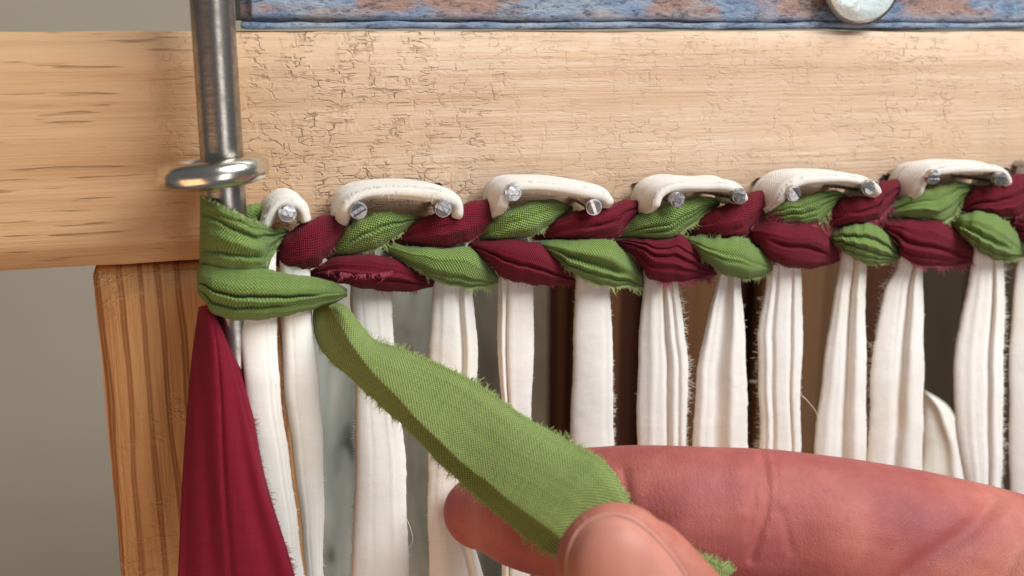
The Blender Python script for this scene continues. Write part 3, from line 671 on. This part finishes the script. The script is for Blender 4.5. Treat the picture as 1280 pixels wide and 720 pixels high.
tw('m', [(1186, 268), (1202, 250), (1216, 236), (1236, 230), (1258, 221), (1279, 217), (1300, 222), (1312, 232)], [(1188, 272), (1220, 267), (1250, 271), (1272, 270), (1290, 256), (1300, 246), (1312, 238)], [-2.8, -6.2, -3.2], 3.0, [(0.05, -0.8, 0.09, -0.35, 0.1, 1.2), (0.5, 0.3, 0.12, 0)], [(1, 0.5, 0.95, 12, 0.7)], 11, 0.15)
tw('g', [(1262, 262), (1290, 240), (1320, 224), (1360, 216), (1380, 220)], [(1264, 268), (1300, 268), (1340, 262), (1368, 240), (1380, 226)], TOPD, 2.9, [], [], 12, 0.1)
# bottom row
tw('m', [(384, 341), (402, 330), (420, 321), (450, 318), (482, 320), (501, 326), (520, 336), (546, 350)], [(387, 346), (413, 352), (438, 357), (463, 362), (495, 365), (520, 363), (546, 358)], BOTD, 3.4, [(0.1, 0.4, 0.12, -0.1), (0.3, -0.5, 0.1, 0), (-0.5, 0.2, 0.2, 0)], [(1, 0.5, 0.9, 3, 0.3)], 21, 0.1)
tw('g', [(478, 308), (492, 304), (512, 308), (550, 310), (582, 309), (602, 321), (616, 336), (623, 348)], [(479, 316), (500, 326), (525, 338), (550, 351), (575, 357), (600, 359), (623, 354)], [-5.0, -7.0, -4.0], 3.3, [(0.62, -0.35, 0.12, 0.1), (0.8, 0.2, 0.1, 0)], [(1, 0.1, 0.97, 14, 0.6)], 22, 0.05)
tw('m', [(582, 304), (610, 300), (642, 299), (668, 303), (686, 312), (702, 326), (722, 345)], [(584, 312), (602, 323), (617, 336), (630, 348), (660, 355), (686, 357), (722, 354)], BOTD, 3.4, [(0.15, -0.75, 0.09, 0.2, 0.1, 1.2), (0.3, 0.35, 0.1, 0.2), (-0.4, 0.2, 0.3, 0)], [(1, 0.2, 0.9, 2, 0.3)], 23, 0.0)
tw('g', [(669, 303), (700, 299), (735, 299), (763, 299), (778, 312), (792, 326), (803, 340)], [(672, 309), (690, 320), (704, 332), (716, 341), (740, 352), (762, 358), (785, 358), (803, 362)], [-5.0, -7.2, -4.5], 3.4, [(0.12, -1.5, 0.16, 0.1, 0.15, 0.85), (-0.2, 0.4, 0.2, 0), (0.62, -0.9, 0.06, 0.05), (0.42, 0.5, 0.1, 0.1)], [(1, 0.1, 1.0, 14, 0.55)], 24, 0.1)
tw('m', [(768, 300), (796, 298), (830, 299), (850, 293), (862, 301), (877, 316), (896, 336)], [(770, 305), (786, 316), (801, 330), (808, 346), (826, 352), (857, 352), (896, 344)], BOTD, 3.3, [(-0.5, -0.6, 0.06, 0.3), (-0.3, 0.4, 0.07, 0.3), (-0.1, -0.6, 0.06, 0.3), (0.4, -0.4, 0.1, 0.2), (0.15, 0.3, 0.08, 0.3)], [(1, 0.4, 0.95, 14, 0.7)], 25, 0.0, rnd=0.25)
tw('g', [(855, 297), (870, 295), (895, 298), (927, 296), (942, 305), (957, 317), (966, 331)], [(858, 305), (875, 320), (890, 333), (906, 343), (930, 348), (953, 346), (966, 337)], [-5.2, -7.2, -5.0], 3.7, [(0.4, 0.2, 0.3, 0)], [(1, 0.1, 0.95, 10, 0.4), (0, 0.0, 0.3, 8, 0.4)], 26, 0.15, endp=0.38)
tw('m', [(928, 290), (945, 281), (962, 278), (992, 281), (1018, 282), (1032, 293), (1044, 307), (1050, 322)], [(930, 297), (945, 308), (957, 320), (975, 331), (1000, 336), (1030, 333), (1050, 326)], BOTD, 3.6, [(0.05, -1.0, 0.10, 0.1, 0.25, 0.9), (-0.3, 0.3, 0.2, 0.1)], [(0, 0.0, 0.95, 22, 1.0), (1, 0.0, 0.3, 16, 0.8)], 27, 0.1)
tw('g', [(1036, 294), (1055, 283), (1080, 279), (1096, 282), (1109, 292), (1122, 308), (1127, 318)], [(1037, 300), (1055, 315), (1075, 327), (1095, 331), (1118, 327), (1127, 322)], [-5.2, -7.0, -4.4], 3.3, [(-0.25, -1.0, 0.10, 0.0, 0.1, 1.2), (0.35, -0.8, 0.07, 0.1), (0.1, 0.5, 0.1, 0), (0.7, -0.5, 0.05, 0.05)], [(1, 0.0, 0.9, 3, 0.3)], 28, 0.1, rnd=0.2)
tw('m', [(1087, 280), (1115, 275), (1150, 274), (1180, 278), (1194, 286), (1208, 300), (1220, 314)], [(1090, 284), (1110, 293), (1122, 306), (1129, 323), (1150, 331), (1185, 334), (1220, 328)], BOTD, 3.1, [(0.2, -0.8, 0.09, 0.0, 0.15, 1.2), (0.45, 0.4, 0.1, 0), (0.7, -0.4, 0.07, 0)], [(1, 0.3, 1.0, 16, 0.6)], 29, 0.0, rnd=0.2)
tw('g', [(1188, 277), (1206, 267), (1225, 264), (1246, 269), (1262, 280), (1274, 295), (1281, 313)], [(1190, 283), (1209, 300), (1225, 315), (1245, 325), (1263, 326), (1281, 320)], [-5.4, -7.4, -5.0], 3.7, [(0.2, -0.9, 0.14, 0.0, 0.1, 0.8), (0.65, -0.5, 0.06, 0.05), (0.45, 0.4, 0.1, 0)], [(1, 0.0, 0.9, 4, 0.3)], 30, 0.15)
tw('m', [(1256, 276), (1280, 268), (1320, 266), (1350, 275), (1372, 300)], [(1258, 284), (1280, 304), (1310, 318), (1350, 322), (1372, 308)], BOTD, 3.1, [(0.2, -0.8, 0.09, 0.0)], [], 31, 0.0)
# wraps on the rod
def part_pillow(name, kind, *a, **k):
    par, mat = (greens, M_green) if kind == 'g' else (maroons, M_maroon)
    return pillow(name, a[0], a[1], a[2], a[3], mat, par, a[4], **k)
_, A1, B1 = part_pillow('rod_wrap', 'g', [(250, 243), (270, 252), (290, 262), (315, 274), (340, 283), (362, 288)], [(249, 334), (275, 336), (305, 338), (333, 338), (343, 316), (362, 293)],
            [-8.4, -10.9, -12.0, -12.6, -12.8, -12.5, -11.6, -10.2, -8.5, -7, -5.5], 1.7, [(-0.35, -1.0, 0.09, 0.25, -0.3, 1.2), (-0.62, -0.5, 0.07, 0.15, -0.3, 1.2), (0.1, 0.5, 0.15, 0), (0.45, -0.8, 0.08, -0.2, -0.3, 1.2), (0.62, 0.4, 0.08, -0.2)], n=90, m=70, seed=41, rot=0.15, endp=0.35, rnd=0.28, back=1.6)
part_pillow('rod_wrap', 'g', [(246, 337), (256, 330), (290, 331), (335, 337), (380, 345), (415, 351), (434, 361)], [(247, 366), (258, 382), (268, 393), (292, 400), (323, 400), (366, 393), (410, 381), (434, 371)],
            [-9.0, -10.9, -11.9, -12.3, -12.2, -11.6, -10.8, -9.8, -8.8, -8.0], 2.8, [(0.12, -1.3, 0.06, 0.12, -0.1, 0.85), (0.28, 0.6, 0.12, 0.0), (0.52, -0.8, 0.07, 0.0, -0.1, 0.7), (-0.15, 0.5, 0.25, 0), (0.78, 0.4, 0.1, 0)], n=90, m=80, seed=42, rot=0.1, endp=0.33, rnd=0.15, back=1.4)
part_pillow('rod_wrap', 'g', [(296, 262), (310, 256), (322, 254), (334, 258)], [(298, 280), (312, 282), (324, 282), (336, 278)], [-6, -5, -4], 1.5, [], n=30, m=20, seed=43)
gj.append((A1-Fv*0.002, UP+RIGHT*0.3, 3, 0.1, 0.3, 0.0, 0.8)); gj.append((B1-Fv*0.002, RIGHT*0.8+UP*0.1-Fv*0.5, 16, 0.2, 0.8, 0.62, 0.88))
# tail held in the hand
rA = [(414, 378, -8), (434, 385, -12), (466, 424, -15), (500, 436, -18), (545, 454, -21), (600, 482, -25), (660, 524, -30), (710, 552, -34), (752, 575, -38), (772, 598, -40), (786, 628, -41.6), (800, 652, -42.4), (850, 684, -43.5), (920, 712, -44)]
rM = [(413, 380, -9), (428, 392, -13.4), (460, 436, -17.6), (500, 463, -21), (545, 490, -24), (600, 525, -28.3), (650, 562, -33), (695, 592, -37), (730, 615, -40), (750, 640, -41.4), (790, 668, -42.6), (840, 695, -43.8), (910, 722, -44.2)]
rC = [(411, 381, -9), (417, 387, -11), (433, 419, -15.4), (463, 460, -19.2), (497, 494, -22.5), (540, 538, -26.5), (584, 578, -30), (624, 610, -34), (664, 641, -37.8), (696, 664, -40.4), (730, 690, -41.6), (780, 708, -42.6), (830, 722, -43.8), (900, 740, -44.2)]
rE = [(393, 384, -7), (392, 402, -8.5), (402, 437, -11), (440, 474, -14), (490, 518, -18), (532, 560, -22.5), (580, 606, -27), (628, 647, -31), (672, 680, -36), (710, 703, -40.2), (770, 715, -42), (825, 730, -43.4), (895, 748, -44)]
def back(r, amt):
    k = len(r); return [(x, y, d+amt*max(0.0, math.sin(math.pi*min(1.0, i/(k-4)))) ) for i, (x, y, d) in enumerate(r)]
rE = back(rE, 2.6)
rE = interp(rE, 46); rE[2:38, :2] += np.stack([0.8*np.sin(np.arange(36)*1.1), 0.9*np.sin(np.arange(36)*0.8+1)+0.8*np.sin(np.arange(36)*2.1)], 1)
cC = interp(rC, 40); rD = []
for i, a in enumerate(cC):
    q = math.sin(math.pi*min(1, (i+1)/31)) if i < 30 else 0.0
    rD.append((a[0]+13*q, a[1]-13*q, a[2]+0.4+4.2*q))
rC = [(x+0.4*math.sin(i*2.3), y+0.6*math.sin(i*1.9+1), d) for i, (x, y, d) in enumerate(interp(rC, 26))]
rC2 = [(x, y, d-0.5) for x, y, d in rC]
tail, TV = loft('tail', [rA, rM, rC2, rC, rD, rE], M_greentail, greens, 220, 110, 0.00026, wav=0.30, seed=3)
gj.append((TV[:, 0], UP*0.9+RIGHT*0.5, 18, 0.12, 0.6, 0.10, 1.0)); gj.append((TV[:, -1], DOWN*0.9-RIGHT*0.4, 20, 0.12, 0.7, 0.04, 0.8))
gj.append((TV[165:, 0]-Fv*0.0005, UP-Fv*0.4, 10, 0.3, 0.9, 0.3, 0.9))
fray(greens, gj, H_green)
# maroon hanging end
mA = [(250, 384, -8), (243, 430, -9.5), (236, 500, -11), (229, 600, -12), (224, 700, -13), (218, 820, -14)]
mM = [(255, 382, -10.5), (262, 430, -13), (264, 500, -14.4), (270, 600, -15.6), (284, 700, -17), (292, 820, -18)]
mC = [(262, 383, -11), (281, 430, -13.5), (298, 500, -15), (321, 600, -17), (352, 700, -18.5), (384, 820, -20)]
mD = [(263, 384, -9), (284, 432, -11.2), (302, 502, -13), (326, 602, -15.2), (356, 702, -17), (388, 822, -18.5)]
mE = [(264, 386, -8), (288, 430, -10), (311, 500, -12), (331, 600, -14.2), (362, 700, -16.5), (396, 820, -18)]
mt, MV = loft('tail', [mA, mM, mC, mD, mE], M_maroontail, maroons, 150, 60, 0.0003, wav=0.7, seed=9)
mj.append((MV[:, -1], RIGHT, 9, 0.15, 0.5, 0.05, 1.0)); mj.append((MV[:, 0], -RIGHT, 2, 0.1, 0.3, 0.05, 1.0))
mj.append((WA(np.linspace(410, 492, 30), 340+5*np.sin(np.linspace(0, 3, 30)), np.full(30, -10.6)), DOWN-Fv*0.5, 8, 0.2, 0.8, 0, 1))
fray(maroons, mj, H_maroon)
settle(greens); settle(maroons)
# loose threads
def thread(label, pts, r, mat):
    c = interp(pts, 40); P = WA(c[:, 0], c[:, 1], c[:, 2]); V, F = tube(P, [r]*40, 6, flatdir=(0.1, -1, 0.2))
    tag(mesh_obj('loose_thread', V, F, mat), label, 'thread')
thread('fine pale thread curling between two white strips above the forefinger', [(1000, 492, -6.5), (1010, 502, -7.5), (1020, 515, -8), (1024, 532, -7)], 0.00006, H_white)
thread('fine pale thread curling off the frayed white strip below the green tail', [(508, 648, -6.5), (513, 660, -7.5), (516, 675, -8), (511, 685, -7)], 0.00005, H_white)

# ------------------------------------------------------------------ hand
def limb(pts, n=40, flat=0.85, seg=28, fd=None, cap0=True):
    """tapered limb with domed ends; pts = (px, py, y mm, radius px)"""
    c = interp(pts, n); P = WA(c[:, 0], c[:, 1], c[:, 2]); R = np.array([c[i, 3]*mmpp(P[i]) for i in range(n)])
    # domed ends
    T0 = (P[0]-P[1])/np.linalg.norm(P[0]-P[1]); T1 = (P[-1]-P[-2])/np.linalg.norm(P[-1]-P[-2])
    k = 9; h = []; hr = []
    for a in np.linspace(math.pi/2, 0.12, k)[:-0 or None]:
        pass
    A_ = [(P[0]+T0*R[0]*math.sin(a), R[0]*math.cos(a)) for a in np.linspace(math.pi/2-0.06, 0.1, k)]
    B_ = [(P[-1]+T1*R[-1]*math.sin(a), R[-1]*math.cos(a)) for a in np.linspace(0.1, math.pi/2-0.06, k)]
    PP = [x[0] for x in A_]+list(P)+[x[0] for x in B_]; RR = [x[1] for x in A_]+list(R)+[x[1] for x in B_]
    return tube(PP, RR, seg, flat, fd)
hand = thing('hand', 'right hand pinching the green strip between thumb and forefinger', 'hand', tuple(W(1500, 900, -45)))
limbs = [
    limb([(600, 642, -12, 47), (632, 642, -15, 66), (672, 643, -20, 80), (722, 643, -26, 86), (790, 643, -32, 88), (870, 650, -35, 93), (930, 655, -36, 96), (965, 658, -36.5, 97), (1010, 668, -37.5, 102), (1080, 684, -39, 108), (1160, 705, -41, 114), (1260, 738, -43, 122), (1400, 800, -46, 135)], 70, 0.88),
    limb([(768, 702, -52, 76), (785, 722, -52, 86), (830, 780, -52, 93), (890, 850, -52, 97), (960, 925, -52, 100), (1050, 1000, -51, 118), (1200, 1060, -49, 150), (1400, 1050, -47, 180)], 60, 0.78),
    limb([(1300, 775, -50, 118), (1400, 860, -50, 165), (1560, 980, -48, 240), (1750, 1150, -45, 270)], 30, 0.6),
    limb([(1560, 850, -42, 190), (1660, 1000, -44, 260), (1850, 1150, -44, 250)], 30, 0.55),
    limb([(1120, 1085, -50, 80), (1080, 1010, -44, 90), (1160, 935, -37, 100), (1320, 900, -36, 112), (1500, 930, -40, 125)], 40, 0.9),
    limb([(1190, 1200, -52, 78), (1150, 1130, -46, 88), (1230, 1055, -38, 98), (1400, 1010, -38, 110), (1600, 1050, -42, 125)], 40, 0.9),
    limb([(1320, 1290, -52, 68), (1280, 1230, -46, 76), (1340, 1160, -39, 84), (1500, 1120, -40, 98), (1700, 1150, -44, 115)], 40, 0.9),
]
V = []; F = []
for v, f in limbs:
    b = len(V); V += list(v); F += [tuple(i+b for i in q) for q in f]
o = mesh_obj('hand_body', V, F, M_skin, None)
bm = bmesh.new(); bm.from_mesh(o.data); bmesh.ops.recalc_face_normals(bm, faces=bm.faces); bm.to_mesh(o.data); bm.free()
md = o.modifiers.new('r', 'REMESH'); md.mode = 'VOXEL'; md.voxel_size = 0.00042
ms = o.modifiers.new('s', 'SMOOTH'); ms.iterations = 7; ms.factor = 0.5
dg = bpy.context.evaluated_depsgraph_get(); me = bpy.data.meshes.new_from_object(o.evaluated_get(dg)); o.modifiers.clear(); o.data = me
me.polygons.foreach_set('use_smooth', [True]*len(me.polygons))
me.materials.clear(); me.materials.append(M_skin)
N_ = len(me.vertices); co = np.empty(N_*3); me.vertices.foreach_get('co', co); co = co.reshape(-1, 3)
nr = np.empty(N_*3); me.vertices.foreach_get('normal', nr); nr = nr.reshape(-1, 3)
vx, vy = PX(co); facing = -(nr@Fv)
THUMB = (co[:, 1] < -0.0445) & (vx < 945)
def crease(pts, depth, width, cond=None):
    """press a furrow (or raise a ridge) into the skin along a line"""
    global co
    c = interp(pts, 60); d = np.full(N_, 1e9)
    for q in c: d = np.minimum(d, np.hypot(vx-q[0], vy-q[1]))
    a = depth*np.exp(-(d/width)**2)*np.clip(facing*2, 0, 1)
    if cond is not None: a = a*cond
    co = co-nr*(a*0.001)[:, None]
idx = (~THUMB)
crease([(952, 556), (958, 590), (960, 625), (950, 665), (940, 700)], 0.42, 5, idx)
crease([(1040, 590), (1060, 650), (1060, 700)], -0.5, 45, idx)
crease([(860, 590), (860, 650), (850, 700)], -0.45, 40, idx)
crease([(978, 640), (990, 690)], 0.2, 4, idx)
crease([(950, 575), (946, 610)], 0.15, 3.5, idx)
crease([(966, 566), (972, 600), (970, 640)], 0.14, 4, idx)
crease([(940, 600), (942, 640), (936, 670)], 0.25, 4, idx)
crease([(925, 590), (928, 640)], -0.3, 14, idx)
crease([(1240, 630), (1215, 660), (1160, 700), (1120, 730)], 0.8, 14)
crease([(780, 590), (785, 640), (790, 690)], 0.35, 7, idx)
# thumb: groove round the nail
NAILO = [(712, 745), (707, 708), (712, 680), (726, 657), (748, 645), (772, 642), (798, 653), (824, 676), (846, 702), (866, 735), (884, 775), (872, 812), (838, 830), (790, 822), (740, 790)]
loopn = NAILO+[NAILO[0]]
crease(loopn, 0.55, 7, THUMB)
wide = [(825, 645), (850, 668), (880, 705), (905, 745)]
crease(wide, -0.35, 9, THUMB)
crease([(880, 690), (895, 712), (915, 740)], 0.25, 6, THUMB)
me.vertices.foreach_set('co', co.ravel()); me.update()
o.parent = hand
# thumbnail laid on the thumb
bvh = BVHTree.FromPolygons([Vector(v) for v in co], [tuple(p.vertices) for p in me.polygons])
ctr = np.array([790, 735.0]); ol = interp(loopn, 73)[:-1]
V = []; UVs = []; rings = 26; orig = Vector(CAM)
for i in range(rings+1):
    u = i/rings
    for k in range(72):
        p = ctr+(ol[k]-ctr)*min(1.0, u)
        d = Vector(W(p[0], p[1], -60))-orig; d.normalize()
        hit, nn, _, _ = bvh.ray_cast(orig, d)
        if hit is None: hit = Vector(W(p[0], p[1], -50)); nn = Vector(-Fv)
        lift = 0.00050*(1-u**5)+0.00012
        V.append(np.array(hit)-Fv*lift if False else np.array(hit)+np.array(nn)*lift)
V = np.array(V).reshape(rings+1, 72, 3)
for it in range(10):                      # relax so the plate is even
    V[1:-1] = 0.5*V[1:-1]+0.125*(V[:-2]+V[2:]+np.roll(V[1:-1], 1, 1)+np.roll(V[1:-1], -1, 1))
    V[0] = V[1].mean(0)
ep = [V[-2][k]*0.35+V[-1][k]*0.65+np.array(-Fv)*0.00012 for k in range(0, 50)]
ne_v, ne_f = tube(ep, [0.00005+0.00016*math.sin(math.pi*k/49)**0.7*(1-0.5*k/49) for k in range(50)], 12)
M = NT('nail_free_edge'); mesh_obj('nail_edge', ne_v, ne_f, M.out(Base_Color=(0.56, 0.26, 0.20), Roughness=0.5), hand)
lip = V[-1]+Fv*0.0005
V = np.concatenate([V, lip[None]], 0)
mesh_obj('thumbnail', V.reshape(-1, 3), grid_faces(rings+2, 72, True), M_nailplate, hand)
settle(hand)
